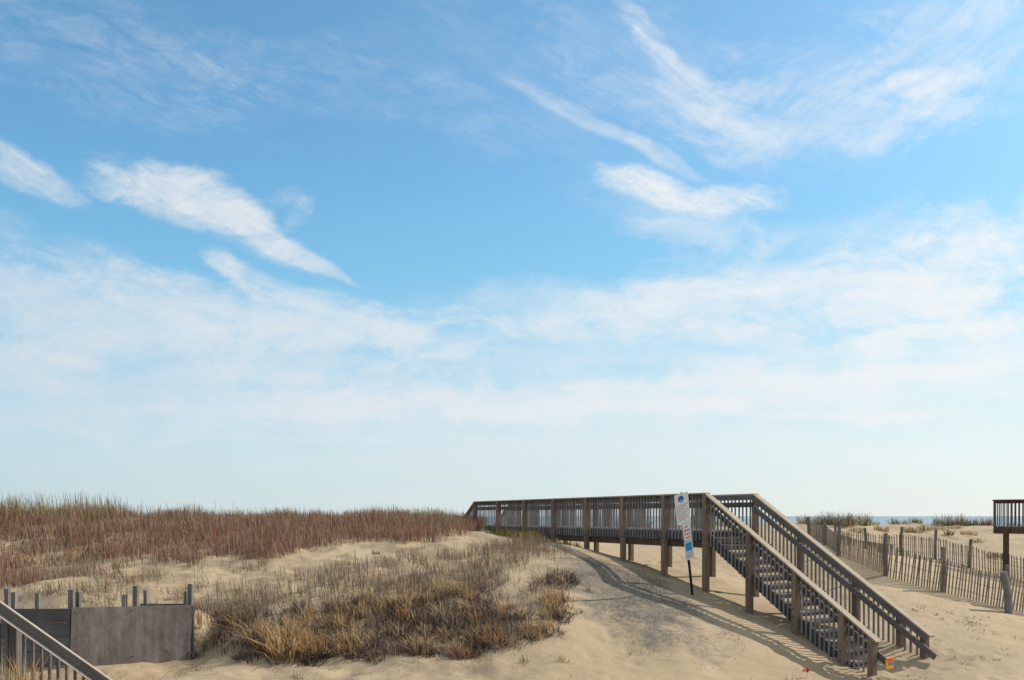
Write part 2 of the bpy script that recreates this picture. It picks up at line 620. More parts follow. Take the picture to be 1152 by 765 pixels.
def bal(p, zt, zb):
    LAYBAL.append((p.length, p.copy(), zt, zb))


for ac in (0, WID):
    sgn = -1 if ac == 0 else 1
    off = ac + sgn * (.02 + .07)          # posts outside the joist
    for k, t in enumerate(BAYS):
        p = wpos(t, off, 0)
        po = post(p, TOPZ - .038, gz(p.x, p.y) - .4, bw, M['post'])
        if ac == 0 and k < 4:
            bolts(po, p, [DECKZ - .12, DECKZ - .24, DECKZ - .38])
    # cap, top rail, middle rail
    MB().box(wpos(-.04, ac + sgn * .07, TOPZ - .019), wpos(TOT + .05, ac + sgn * .07, TOPZ - .019), .18, .038).build('cap_rail', M['cap'], bw)
    MB().box(wpos(0, ac, TOPZ - .038 - .07), wpos(TOT, ac, TOPZ - .038 - .07), .038, .14).build('top_rail', M['dim'], bw)
    MB().box(wpos(0, ac, TOPZ - .312), wpos(TOT, ac, TOPZ - .312), .038, .14).build('middle_rail', M['dim'], bw)
    for k in range(len(BAYS) - 1):
        a, b_ = BAYS[k] + .07, BAYS[k + 1] - .07
        n = int(round((b_ - a) / .148))
        for j in range(n):
            t = a + (b_ - a) * (j + .5) / n
            p = wpos(t, ac + sgn * .039, 0)
            bal(p, TOPZ - .042, DECKZ - .275)

# the landing's end is open to the stair; stair railings
SPOST = [1.60, 3.08, 4.40, 5.15]
SPOSTF = [1.60, 3.30, 4.50, 5.10]
for ac, sp in ((0, SPOST), (WID, SPOSTF)):
    sgn = -1 if ac == 0 else 1
    off = ac + sgn * .09
    for s in sp:
        p = spos(s, off, 0)
        po = post(p, TOPZ - SLOPE * s - .05, gz(p.x, p.y) - .5, bw, M['post'])
        if ac == 0:
            bolts(po, p, [DECKZ - SLOPE * s + q_ for q_ in (.12, -.08, -.25)])
    nrm = Vector((-U.x * SLOPE, -U.y * SLOPE, 1)).normalized()
    nrm = Vector((U.x * -SLOPE * -1, U.y * -SLOPE * -1, 1)).normalized()
    up = (0, 0, 1)
    e = RUN + .05
    MB().box(spos(.0, ac + sgn * .07, TOPZ - .02), spos(e, ac + sgn * .07, TOPZ - .02), .18, .038).build('stair_cap_rail', M['cap'], bw)
    MB().box(spos(.02, ac, TOPZ - .132), spos(e - .08, ac, TOPZ - .132), .038, .14).build('stair_top_rail', M['dim'], bw)
    MB().box(spos(.02, ac - sgn * .03, TOPZ - .372), spos(e + .14, ac - sgn * .03, TOPZ - .372), .040, .14).build('handrail', M['dim'], bw)
    # stringer
    sl = math.sqrt(1 + SLOPE * SLOPE)
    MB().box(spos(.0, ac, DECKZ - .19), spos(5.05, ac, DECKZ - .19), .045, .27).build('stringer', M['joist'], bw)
    edges = [0.0] + sp
    for k in range(len(edges) - 1):
        a, b_ = edges[k] + .075, edges[k + 1] - .075
        n = max(2, int(round((b_ - a) / .130)))
        for j in range(n):
            s = a + (b_ - a) * (j + .5) / n
            p = spos(s, ac + sgn * .042, 0)
            bal(Vector((p.x, p.y, 0)), TOPZ - SLOPE * s - .05, DECKZ - SLOPE * s - .34)
# treads
ns = 17
for k in range(1, ns):
    s = k * RUN / ns * .985
    z = DECKZ - SLOPE * s - .01
    rh = .115 if k < 11 else .085
    q = MB()
    for o_ in (0, .155):
        a = P0 - U * (s - .14 + o_) + V * .03
        c = P0 - U * (s - .14 + o_) + V * (WID - .03)
        q.box((a.x, a.y, z), (c.x, c.y, z), .148, .038)
    a = P0 - U * (s - .14 - .055) + V * .03
    c = P0 - U * (s - .14 - .055) + V * (WID - .03)
    q.box((a.x, a.y, z - .021 - rh / 2), (c.x, c.y, z - .021 - rh / 2), .036, rh)
    q.build('tread', M['tread'], bw)
# stair going down to the beach at the far end
for ac in (0, WID):
    sgn = -1 if ac == 0 else 1

    def fpos(s, z):
        p = P0 + U * (TOT + s) + V * (ac + sgn * .07)
        return Vector((p.x, p.y, z - .62 * s))
    MB().box(fpos(0, TOPZ - .02), fpos(3.2, TOPZ - .02), .18, .038).build('stair_cap_rail', M['cap'], bw)
    MB().box(fpos(0, TOPZ - .1), fpos(3.2, TOPZ - .1), .038, .09).build('stair_top_rail', M['grey'], bw)
    MB().box(fpos(0, DECKZ - .2), fpos(3.2, DECKZ - .2), .04, .26).build('stringer', M['grey'], bw)
    q = MB()
    for j in range(24):
        p = fpos(.1 + j * .128, 0)
        q.box((p.x, p.y, p.z + DECKZ - .3), (p.x, p.y, p.z + TOPZ - .05), .038, .038, up=(U.x, U.y, 0))
    tag(q.build('balusters', M['grey'], bw), kind='stuff')
    for s in (1.6, 3.1):
        p = fpos(s, 0)
        post(p, p.z + TOPZ - .05, gz(p.x, p.y) - .4, bw, M['post'])
for k in range(1, 10):
    s = k * .31
    p, p2 = P0 + U * (TOT + s) + V * .02, P0 + U * (TOT + s) + V * (WID - .02)
    MB().box((p.x, p.y, DECKZ - .62 * s), (p2.x, p2.y, DECKZ - .62 * s), .29, .038).build('tread', M['tread'], bw)

LAYBAL.sort(key=lambda q: q[0])
rest = MB()
for k, (_, p, zt, zb) in enumerate(LAYBAL):
    q = MB() if k < 100 else rest
    j = random.uniform(-.006, .006)
    q.box((p.x, p.y, zb + random.uniform(-.02, .02)), (p.x + j * 1.6, p.y, zt), .035, .035, up=(U.x, U.y, 0))
    if k < 100:
        q.build('baluster', M['grey'], bw)
tag(rest.build('balusters', M['grey'], bw), kind='stuff')

# warning label wrapped on the end of the near handrail
p = spos(RUN + .05 + .14, .05, TOPZ - .372)
q = p - U * .012
lab = MB()
w, h = .22, .23
lx, ly = V.x, V.y


def lab_quad(x0, x1, z0, z1, d):
    nx_, ny_ = -U.x, -U.y
    o = Vector((p.x + nx_ * (.03 + d), p.y + ny_ * (.03 + d), p.z))
    return [o + Vector((lx * x0, ly * x0, z0)), o + Vector((lx * x1, ly * x1, z0)), o + Vector((lx * x1, ly * x1, z1)), o + Vector((lx * x0, ly * x0, z1))]


lo = MB().poly(lab_quad(-w / 2, w / 2, -.10, .135, 0), (-U.x, -U.y, 0), .02).build('warning_label', M['yellow'], bw)
MB().poly(lab_quad(-w / 2 + .004, w / 2 - .004, .035, .13, .004), (-U.x, -U.y, 0), .006).build('label_heading', M['orange'], lo)
MB().poly(lab_quad(-.06, .095, -.03, .025, .004), (-U.x, -U.y, 0), .006).build('label_text', M['slate'], lo)
for zz in (.10, .07):
    MB().poly(lab_quad(-.07, .07, zz - .008, zz + .008, .009), (-U.x, -U.y, 0), .006).build('label_text', M['red'], lo)

# ------------------------------------------------------------------ the leaning sign
sb = at(779, 671, 20.5)
sb.z = gz(sb.x, sb.y)
lean = Vector((-.175, -.31, 1.0))
sg = thing('beach_sign', sb, 'leaning black sign post with white, red lettered and blue notice panels beside the boardwalk', 'sign')
top = sb + lean * 2.61
MB().box(sb - lean * .3, top, .055, .035, up=(.45, -.89, 0)).build('pole', M['iron'], sg)
psi = math.radians(27)
h_ = Vector((math.cos(psi), math.sin(psi), 0))
ln = lean.normalized()
h_ = (h_ - ln * h_.dot(ln)).normalized()
nrm = h_.cross(ln).normalized()
if nrm.y > 0:
    nrm = -nrm


def sp_pt(u, v, d):
    return sb + ln * v + h_ * u + nrm * d


def panel(name, u0, u1, v0, v1, d, mat, parent, thick=.004, r=.02):
    pts = []
    for (cu, cv, a0) in ((u1 - r, v0 + r, -90), (u1 - r, v1 - r, 0), (u0 + r, v1 - r, 90), (u0 + r, v0 + r, 180)):
        for k in range(4):
            a = math.radians(a0 + k * 30)
            pts.append(sp_pt(cu + r * math.cos(a), cv + r * math.sin(a), d))
    return MB().poly(pts, nrm, thick).build(name, mat, parent)


def disc(name, u, v, ru, rv, d, mat, parent, a0=0, a1=360):
    pts = [sp_pt(u + ru * math.cos(math.radians(a0 + (a1 - a0) * k / 24)), v + rv * math.sin(math.radians(a0 + (a1 - a0) * k / 24)), d) for k in range(24 if a1 - a0 == 360 else 25)]
    return MB().poly(pts, nrm, .002).build(name, mat, parent)


VT = 2.61 * lean.length
a1 = VT - .01
s1 = panel('notice_panel', -.25, .17, a1 - .79, a1, .03, M['white'], sg)
disc('round_emblem', -.06, a1 - .135, .088, .088, .034, M['blue'], s1)
disc('emblem_wave', -.06, a1 - .14, .078, .07, .0365, M['skyblue'], s1, 195, 345)


def text_row(u0, u1, v, hgt, mat, d, parent, seed):
    r = random.Random(seed)
    mb = MB()
    u = u0
    while u < u1 - .02:
        w = r.uniform(.02, .055)
        pts = [sp_pt(u, v, d), sp_pt(min(u + w, u1), v, d), sp_pt(min(u + w, u1), v + hgt, d), sp_pt(u, v + hgt, d)]
        mb.poly(pts, nrm, .0015)
        u += w + r.uniform(.012, .02)
    return mb.build('lettering', mat, parent)


for k in range(9):
    text_row(-.21, .14 - (k % 3) * .05, a1 - .30 - k * .048, .016, M['ink'] if k not in (2, 6) else M['red'], .034, s1, k)
a2 = a1 - .80
s2 = panel('red_notice_panel', -.10, .145, a2 - .455, a2, .03, M['white'], sg)
for k, (u0, u1, hh) in enumerate([(-.03, .08, .05), (-.07, .12, .05), (-.07, .12, .04), (-.05, .11, .035)]):
    text_row(u0, u1, a2 - .11 - k * .095, hh, M['red'], .034, s2, 30 + k)
a3 = a2 - .47
s3 = panel('blue_notice_panel', -.105, .155, a3 - .50, a3, .03, M['white'], sg)
b3 = panel('blue_field', -.08, .13, a3 - .27, a3 - .03, .034, M['skyblue'], s3, .003)
for k in range(3):
    text_row(-.05, .10, a3 - .10 - k * .06, .03, M['blue'], .037, s3, 50 + k)
for k in range(3):
    text_row(-.08, .13, a3 - .33 - k * .055, .02, M['ink'], .034, s3, 60 + k)

# ------------------------------------------------------------------ sand fences
def sand_fence(name, label, posts, hgt, lean, phase, name_far=False):
    b = at(*posts[0])
    fo = thing(name, (b.x, b.y, gz(b.x, b.y)), label, 'fence')
    ps = []
    for (px, py, Y, ph) in [(a, b_, c, None) for a, b_, c in posts]:
        p = at(px, py, Y)
        g = gz(p.x, p.y)
        ps.append(Vector((p.x, p.y, g)))
    hf = {k: (1.0 if p.y < 26 or name_far else .84 - .02 * k) for k, p in enumerate(ps)}
    for k, p in enumerate(ps):
        hh = (hgt + random.uniform(.20, .34)) * hf[k]
        MB().ring([(p.x + random.uniform(-.03, .03), p.y, p.z - .4), (p.x, p.y, p.z + hh * .5), (p.x + random.uniform(-.05, .05), p.y, p.z + hh)], [.070, .068, .060], 8).build('post', M['fpost'], fo)
    for kk, (a, c) in enumerate(zip(ps, ps[1:])):
        L = (c - a).xy.length
        n = int(L / (.098 if name_far else .074))
        q = MB()
        wires = {k: [] for k in range(3)}
        for j in range(n + 1):
            f = j / n
            x, y_ = a.x + (c.x - a.x) * f, a.y + (c.y - a.y) * f
            bow = .07 * math.sin(f * math.pi) * (1 + .3 * math.sin(phase + a.x))
            y_ -= .10 + bow
            sag = -.08 * math.sin(f * math.pi)
            g = gz(x, y_)
            ln_ = lean + random.uniform(-.045, .045)
            hh = (hgt + sag + random.uniform(-.02, .02)) * (hf[kk] * (1 - f) + hf[kk + 1] * f)
            dirx = (c - a).xy.normalized()
            q.box((x, y_, g - .15), (x + dirx.x * ln_ * hh, y_ + dirx.y * ln_ * hh, g + hh), .040, .010, up=(-dirx.y, dirx.x, 0))
            for k, fr in enumerate((.22, .55, .88)):
                wires[k].append((x + dirx.x * ln_ * hh * fr, y_ + dirx.y * ln_ * hh * fr - .012, g + hh * fr))
        sp_ = q.build('slat_panel', M['picket'], fo)
        for k in wires:
            if len(wires[k]) > 1:
                MB().ring(wires[k], [.004] * len(wires[k]), 4).build('wire', M['iron'], sp_)
    return fo


sand_fence('sand_fence', 'nearer slatted sand fence of leaning pickets curving away to the right of the stair', [
    (1205, 700, 22.5), (1133, 684, 22.8), (1061, 666, 23.3), (996, 647, 24.2), (943, 625, 27.2), (928, 613, 29.5), (910, 607, 32)], .98, -.11, .3)
sand_fence('sand_fence', 'farther straight sand fence of upright pickets below the grassy dune at the right', [
    (1205, 660, 30), (1168, 656, 31), (1130, 648, 32), (1091, 639, 33), (1052, 629, 34.5), (1013.5, 625, 36), (974, 622, 37), (940, 618, 38)], .98, .02, 1.3, True)

# leaning grey stub beneath the right boardwalk
p = at(1134, 683, 22.1)
q = MB().ring([(0.05 + p.x, p.y, gz(p.x, p.y) - .4), (p.x, p.y, gz(p.x, p.y) + .55), (p.x - .12, p.y + .02, gz(p.x, p.y) + 1.14)], [.10, .098, .09], 10)
o = q.build('post_stub', M['fpost'], None, (p.x, p.y, gz(p.x, p.y)))
tag(o, 'thick leaning grey post stub in front of the right hand boardwalk leg', 'post')

# ------------------------------------------------------------------ second boardwalk at the right edge
b0 = at(1119, 581, 30.5)
rb = thing('boardwalk', (b0.x, b0.y, gz(b0.x, b0.y)), 'dark end of another raised boardwalk cut off by the right edge of the picture', 'boardwalk')
D1 = Vector((.835, -.55, 0))
D2 = Vector((.55, .835, 0))


def rpos(t, ac, z):
    p = Vector((b0.x, b0.y, 0)) + D1 * t + D2 * ac
    return Vector((p.x, p.y, z))


RL = 6.0
q = MB()
t = .07
while t < RL:
    q.box(rpos(t, 0, DECKZ - .02), rpos(t, 1.7, DECKZ - .02), .135, .038)
    t += .143
q.build('deck', M['tread'], rb)
for ac in (0, 1.7):
    sgn = -1 if ac == 0 else 1
    MB().box(rpos(0, ac, DECKZ - .16), rpos(RL, ac, DECKZ - .16), .04, .24).build('rim_joist', M['beam'], rb)
    MB().box(rpos(-.03, ac + sgn * .05, TOPZ - .019), rpos(RL, ac + sgn * .05, TOPZ - .019), .18, .038).build('cap_rail', M['beam'], rb)
    MB().box(rpos(0, ac, TOPZ - .083), rpos(RL, ac, TOPZ - .083), .038, .089).build('top_rail', M['beam'], rb)
    for t in (.35, 2.6, 4.8):
        pp = rpos(t, ac + sgn * .09, 0)
        MB().box((pp.x, pp.y, gz(pp.x, pp.y) - .4), (pp.x, pp.y, DECKZ - .02), .15, .15, up=(D1.x, D1.y, 0)).build('post', M['beam'], rb)
    for j in range(int(RL / .125)):
        pp = rpos(.03 + j * .125, ac + sgn * .039, 0)
        MB().box((pp.x, pp.y, DECKZ - .275), (pp.x, pp.y, TOPZ - .04), .038 if j else .08, .038, up=(D1.x, D1.y, 0)).build('baluster', M['beam'], rb)
for t, z in ((.02, TOPZ - .019),):
    MB().box(rpos(t - .03, .05, z - .001), rpos(t - .03, 1.65, z - .001), .14, .036).build('cap_rail', M['beam'], rb)
for j in range(1, 13):
    pp = rpos(-.03, j * .128, 0)
    MB().box((pp.x, pp.y, DECKZ - .275), (pp.x, pp.y, TOPZ - .04), .038, .038, up=(D1.x, D1.y, 0)).build('baluster', M['beam'], rb)
MB().box(rpos(.0, .03, DECKZ - .16), rpos(.0, 1.67, DECKZ - .16), .04, .235).build('rim_joist', M['beam'], rb)

# ------------------------------------------------------------------ stair railing in the bottom left corner
YL = 11.5


def lpos(px, y_off=0.0, dz=0.0):
    py = 679 + (px + 6) * .706
    p = at(px, py, YL)
    return Vector((p.x, p.y + y_off, p.z + dz))


b0 = lpos(60)
b0.z = gz(b0.x, b0.y)
lr = thing('stair_railing', b0, 'sloping weathered wooden stair railing with pale edged handrail in the bottom left corner', 'railing')
A, B = lpos(-150), lpos(175)
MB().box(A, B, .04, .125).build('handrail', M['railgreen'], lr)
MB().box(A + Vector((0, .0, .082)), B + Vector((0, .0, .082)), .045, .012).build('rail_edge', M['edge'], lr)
MB().box(A + Vector((0, -.04, -.088)), B + Vector((0, -.04, -.088)), .12, .012).build('rail_edge', M['edge'], lr)  # added ledge, set forward to catch the sun as a bright line
MB().box(lpos(-150, .0, -.96), lpos(172, .0, -.96), .045, .24).build('stringer', M['grey'], lr)
px = -148.0
while px < 170:
    p = lpos(px, .045)
    MB().box((p.x, p.y, p.z - 1.02), (p.x, p.y, p.z - .05), .036, .036, up=(0, 1, 0)).build('baluster', M['dim'], lr)
    px += 9.62
for px in (-120, 11.5, 168):
    p = lpos(px, .13)
    MB().box((p.x, p.y, gz(p.x, p.y) - .4), (p.x, p.y, p.z - .03), .11, .11, up=(0, 1, 0)).build('post', M['dim'], lr)

# ------------------------------------------------------------------ plywood bulkhead
b0 = at(150, 750, 15.9)
b0.z = gz(b0.x, b0.y - .3)
bk = thing('bulkhead', b0, 'grey plywood bulkhead with old planks and post tops holding back the sand', 'bulkhead')


def wp(px, back=0.0):
    """a point of the bulkhead's line seen at column px, set back a little"""
    t = (px - CX) / F
    Y = 15.35 / 1.0
    for _ in range(30):
        Y = float(wall_y(t * Y)) + back
    return t * Y, Y


def board(px0, px1, ztop0, ztop1, hgt, back, th, name, mat):
    x0, y0 = wp(px0, back)
    x1, y1 = wp(px1, back)
    return MB().box((x0, y0, ztop0 - hgt / 2), (x1, y1, ztop1 - hgt / 2), th, hgt).build(name, mat, bk)


board(79.5, 215.5, -1.765, -1.845, 1.21, 0, .02, 'plywood_sheet', M['ply'])
for k in range(4):
    board(-45, 79, -1.79 - k * .275, -1.79 - k * .275, .262, .035, .035, 'plank', M['plank'])
board(157, 213, -1.80, -1.86, .3, .5, .04, 'plank', M['plank'])
board(216.3, 218.2, -1.86, -1.86, 1.14, .04, .10, 'end_board', M['plank'])
for (px, py, w, back) in [(9, 662, 4.5, .11), (15.5, 666, 4.5, .42), (42, 667, 4.5, .11), (81, 663, 5.5, .09), (88, 666, 4.5, .42), (140, 669, 4.2, .09),
                          (152, 659, 5, .09), (165, 664, 3.6, .56), (209.8, 665, 3.2, .44), (213.6, 657, 4.8, .09), (-20, 664, 4.5, .11)]:
    X_, Y_ = wp(px, back)
    zt = -(py - CY) / F * Y_
    MB().box((X_, Y_, -3.3), (X_ + random.uniform(-.02, .02), Y_, zt), w / F * Y_, .09, up=(0, 1, 0)).build('post', M['fpost'], bk)
for (px, dz) in [(84, .10), (84, .6), (84, 1.05), (148, .08), (148, 1.0), (211, .09), (211, .6), (211, 1.0)]:
    X_, Y_ = wp(px, -.012)
    zt = -1.765 - .08 * (px - 80) / 136 - dz
    MB().box((X_, Y_ - .004, zt), (X_, Y_ + .004, zt), .022, .022).build('nail', M['iron'], bk)

# ------------------------------------------------------------------ little red marker in the sand
p = at(908, 762, 16.3)
p.z = gz(p.x, p.y)
mk = thing('marker_flag', p, 'tiny red and white marker on a white pin in the sand by the stair', 'marker')
MB().box(p - Vector((0, 0, .05)), p + Vector((0, 0, .13)), .022, .012, up=(0, 1, 0)).build('pin', M['white'], mk)
fl = MB()
fl.poly([p + Vector((.044 * math.cos(a * math.pi / 8), -.01, .16 + .047 * math.sin(a * math.pi / 8))) for a in range(16)], (0, -1, 0), .012).build('disc', M['pink'], mk)
MB().poly([p + Vector((.018 * math.cos(a * math.pi / 6) + .005, -.014, .16 + .042 * math.sin(a * math.pi / 6))) for a in range(12)], (0, -1, 0), .003).build('disc_centre', M['darkred'], mk)
MB().poly([p + Vector((-.075 + .026 * math.cos(a * math.pi / 6), -.006, .155 + .032 * math.sin(a * math.pi / 6))) for a in range(12)], (0, -1, 0), .006).build('disc', M['pink'], mk)

# ------------------------------------------------------------------ grass
def blades_mesh(P, H, leandir, lean, W, tint, curl=None):
    """P (n,3) feet, H heights, lean (n) horizontal reach as a share of the height, W widths, tint (n,3)"""
    n = len(P)
    az = rng.uniform(0, 2 * math.pi, n)
    s = np.stack([np.cos(az), np.sin(az), np.zeros(n)], 1)
    L = np.stack([np.cos(leandir), np.sin(leandir), np.zeros(n)], 1)
    if curl is None:
        curl = np.full(n, .35)
    V_ = np.zeros((n, 7, 3))
    for k, (f, w) in enumerate(((0, 1.0), (.45, .85), (.8, .55))):
        c = P + L * (H * lean * (f * (1 - curl) + curl * f * f))[:, None]
        c[:, 2] += H * f * (1 - .35 * curl * f * np.clip(lean, 0, 1.5))
        V_[:, 2 * k] = c - s * (W * w / 2)[:, None]
        V_[:, 2 * k + 1] = c + s * (W * w / 2)[:, None]
    c = P + L * (H * lean)[:, None]
    c[:, 2] += H * (1 - .35 * curl * np.clip(lean, 0, 1.5))
    V_[:, 6] = c
    b = np.arange(n)[:, None] * 7
    quads = np.concatenate([b + [[0, 1, 3, 2]], b + [[2, 3, 5, 4]]], 0)
    tris = b + [[4, 5, 6]]
    return V_.reshape(-1, 3), quads, tris, np.repeat(tint, 7, 0)


def grass_object(name, parts, base=(0, 0, 0)):
    Vs, Qs, Ts, Cs, k = [], [], [], [], 0
    for v, q, t, c in parts:
        Vs.append(v); Qs.append(q + k); Ts.append(t + k); Cs.append(c); k += len(v)
    v, q, t, c = np.concatenate(Vs), np.concatenate(Qs), np.concatenate(Ts), np.concatenate(Cs)
    v = v - np.array(base)
    me = bpy.data.meshes.new(name)
    me.vertices.add(len(v))
    me.vertices.foreach_set('co', v.ravel())
    loops = np.concatenate([q.ravel(), t.ravel()]).astype('i')
    me.loops.add(len(loops))
    me.loops.foreach_set('vertex_index', loops)
    me.polygons.add(len(q) + len(t))
    st = np.concatenate([np.arange(len(q)) * 4, len(q) * 4 + np.arange(len(t)) * 3]).astype('i')
    me.polygons.foreach_set('loop_start', st)
    me.polygons.foreach_set('loop_total', np.concatenate([np.full(len(q), 4), np.full(len(t), 3)]).astype('i'))
    a = me.attributes.new('tint', 'FLOAT_COLOR', 'POINT')
    a.data.foreach_set('color', np.concatenate([c, np.ones((len(c), 1))], 1).astype('f').ravel())
    me.materials.append(M['grass'])
    me.update()
    o = bpy.data.objects.new(name, me)
    o.location = base
    COL.objects.link(o)
    return o


def tints(n, cols, jit=.25):
    cols = np.array(cols)
    c = cols[rng.integers(0, len(cols), n)] * (1 + rng.uniform(-jit, jit, (n, 1)))
    return np.clip(c * (1 + rng.uniform(-.08, .08, (n, 3))), 0, 1)


def scatter(x0, x1, y0, y1, dens):
    n = int((x1 - x0) * (y1 - y0) * dens)
    return rng.uniform(x0, x1, n), rng.uniform(y0, y1, n)


def proj(x, y, z):
    return CX + F * x / y, CY - F * z / y


def field(x, y, keep_fn, clump=None):
    z = ground(x, y)
    px, py = proj(x, y, z)
    k = keep_fn(x, y, z, px, py)
    k = rng.random(len(x)) < k
    return np.stack([x[k], y[k], z[k] - .02], 1)


def sstep(a, b, x):
    t = np.clip((x - a) / (b - a), 0, 1)
    return t * t * (3 - 2 * t)


RED = [(.225, .098, .072), (.26, .132, .090), (.14, .068, .055), (.32, .19, .125), (.21, .118, .09)]
TAN = [(.36, .26, .13), (.42, .31, .17), (.28, .20, .11), (.33, .25, .15)]
GOLD = [(.44, .275, .11), (.50, .335, .15), (.33, .20, .085), (.60, .475, .30), (.45, .245, .09)]
DARK = [(.065, .045, .045), (.09, .062, .06), (.05, .038, .042), (.12, .08, .065)]
GREYB = [(.17, .128, .092), (.22, .178, .132), (.14, .108, .085), (.27, .22, .165)]
OLIVE = [(.16, .15, .055), (.21, .19, .075), (.12, .12, .05), (.26, .21, .10)]

# lower edge of the red-brown band, as a line on the dune (read off as image columns and rows)
LX = [-400, 0, 40, 70, 110, 200, 300, 400, 480, 530, 552]
LY = [655, 662, 658, 640, 634, 633, 629, 613, 607, 600, 592]


def red_keep(x, y, z, px, py):
    edge = np.interp(px, LX, LY) + 9 * fbm(x * 1.2, y * 1.2, 3)
    k = sstep(-3, 4, edge - py) * (px < 548) * (y < 37)
    hole = sstep(-.15, .25, fbm(x * .9 + 5, y * .9, 3) + .35)
    return k * (.45 + .55 * hole)


x, y = scatter(-24, 1.5, 18.5, 37.5, 290)
P = field(x, y, red_keep)
n = len(P)
H = .37 * (1 + 1.0 * fbm(P[:, 0] * .8, P[:, 1] * .8, 3)) * rng.uniform(.55, 1.4, n)
H *= .75 + .25 * sstep(20, 27, P[:, 1])
red = blades_mesh(P, H, rng.normal(2.7, 1.1, n), np.abs(rng.normal(.16, .12, n)), rng.uniform(.010, .018, n), tints(n, RED + RED + [TAN[0], TAN[1], GREYB[1], GREYB[3]], .35))
# taller tan and olive heads near the crest
x, y = scatter(-24, 1.0, 24, 36, 55)


def crest_keep(x, y, z, px, py):
    k = sstep(25.5, 28.5, y) * (px < 530) * sstep(-.1, .25, fbm(x * .45 + 3, y * .45, 3) + .22 * sstep(260, 140, px))
    return k * sstep(-2, 6, np.interp(px, LX, LY) - py)


P2 = field(x, y, crest_keep)
n2_ = len(P2)
H2 = rng.uniform(.35, .95, n2_) * (1 + .5 * fbm(P2[:, 0] * .7 + 9, P2[:, 1] * .7, 2)) * (.85 + .3 * sstep(200, 60, proj(P2[:, 0], P2[:, 1], P2[:, 2])[0]))
tan_ = blades_mesh(P2, H2, rng.normal(2.6, .9, n2_), np.abs(rng.normal(.22, .15, n2_)), rng.uniform(.010, .020, n2_), tints(n2_, TAN + OLIVE + GREYB))
o = grass_object('red_brown_grass', [red, tan_])
tag(o, 'dense band of reddish brown dry grass along the crest of the left dune', 'grass', kind='stuff')

# sparse stems and small tussocks on the bare slope behind the bulkhead
def slope_keep(x, y, z, px, py):
    edge = np.interp(px, LX, LY)
    k = (py > edge - 4) * (px < 300) * (y > 16.2)
    c = sstep(.02, .30, fbm(x * 1.6 + 11, y * 1.6, 3))
    side = sstep(110, 20, px) * .5 + sstep(180, 260, px) * .5
    low = sstep(660, 690, py) * .5
    return k * np.clip(c * (.6 + side + low) + .06, 0, 1)


x, y = scatter(-18, -4, 16.3, 23.5, 300)
P = field(x, y, slope_keep)
n = len(P)
sl = blades_mesh(P, rng.uniform(.10, .38, n), rng.normal(2.9, 1.0, n), np.abs(rng.normal(.35, .3, n)), rng.uniform(.008, .016, n), tints(n, RED + TAN + GREYB + GREYB))
o = grass_object('sparse_grass', [sl])
tag(o, 'sparse dry grass on the bare sand slope behind the plywood bulkhead', 'grass', kind='stuff')

# the front mound: grey-brown stems above, dark twigs and golden tussocks below
MX = [217, 236, 280, 330, 400, 480, 560, 600, 640, 650]
MTOP = [686, 672, 658, 648, 636, 622, 610, 608, 615, 650]
MBOT = [741, 741, 744, 745, 742, 738, 738, 727, 690, 655]


def mound(px, py, x, y):
    t = np.interp(px, MX, MTOP, left=9999, right=9999)
    b = np.interp(px, MX, MBOT, left=0, right=0)
    w = 8 * fbm(x * 1.4 + 2, y * 1.4 + 7, 3)
    inside = sstep(-5, 8, py - t + w) * sstep(-4, 5, b - py + w)
    return inside, np.clip((py - t) / np.maximum(b - t, 1), 0, 1)


def stems_keep(x, y, z, px, py):
    i, f = mound(px, py, x, y)
    gap = .12 + .88 * sstep(-.24, .06, fbm(x * 1.1 + 20, y * 1.1, 3) + .10)
    return i * gap * (1 - .55 * sstep(.35, .6, f)) * (1 - .85 * sstep(560, 625, px) * sstep(.12, .4, f)) * (1 - .7 * sstep(595, 640, px))


x, y = scatter(-7, 2.2, 15, 29, 215)
P = field(x, y, stems_keep)
n = len(P)
st = blades_mesh(P, rng.uniform(.16, .40, n), rng.normal(2.6, 1.2, n), np.abs(rng.normal(.2, .18, n)), rng.uniform(.008, .015, n), tints(n, GREYB + GREYB + RED[:2] + TAN[:2]))


def dark_keep(x, y, z, px, py):
    i, f = mound(px, py, x, y)
    c = sstep(.04, .20, fbm(x * 1.3 + 31, y * 1.3 + 3, 3) + .08 * sstep(.4, .8, f))
    return i * c * sstep(.18, .45, f)


x, y = scatter(-7, 2.2, 15, 25, 370)
P = field(x, y, dark_keep)
n = len(P)
dk = blades_mesh(P, rng.uniform(.10, .30, n), rng.uniform(0, 6.3, n), np.abs(rng.normal(.7, .5, n)), rng.uniform(.008, .016, n), tints(n, DARK + DARK + [RED[2], GREYB[2]]))

# tussocks in the mound: arching straw clumps
def tussock(cx, cy, r, h, nb, cols, spread=.8, w=(.008, .016), drift=2.8):
    a = rng.uniform(0, 2 * math.pi, nb)
    rr = r * np.sqrt(rng.random(nb))
    X, Y = cx + rr * np.cos(a), cy + rr * np.sin(a)
    Z = ground(X, Y) - .03
    le = np.abs(rng.normal(spread * .6, spread * .5, nb)) * (.35 + rr / r)
    d_ = np.where(rng.random(nb) < .3, rng.normal(drift, .6, nb), a + rng.normal(0, .5, nb))
    return blades_mesh(np.stack([X, Y, Z], 1), h * rng.uniform(.5, 1.15, nb), d_, le, rng.uniform(w[0], w[1], nb), tints(nb, cols), np.full(nb, .75))


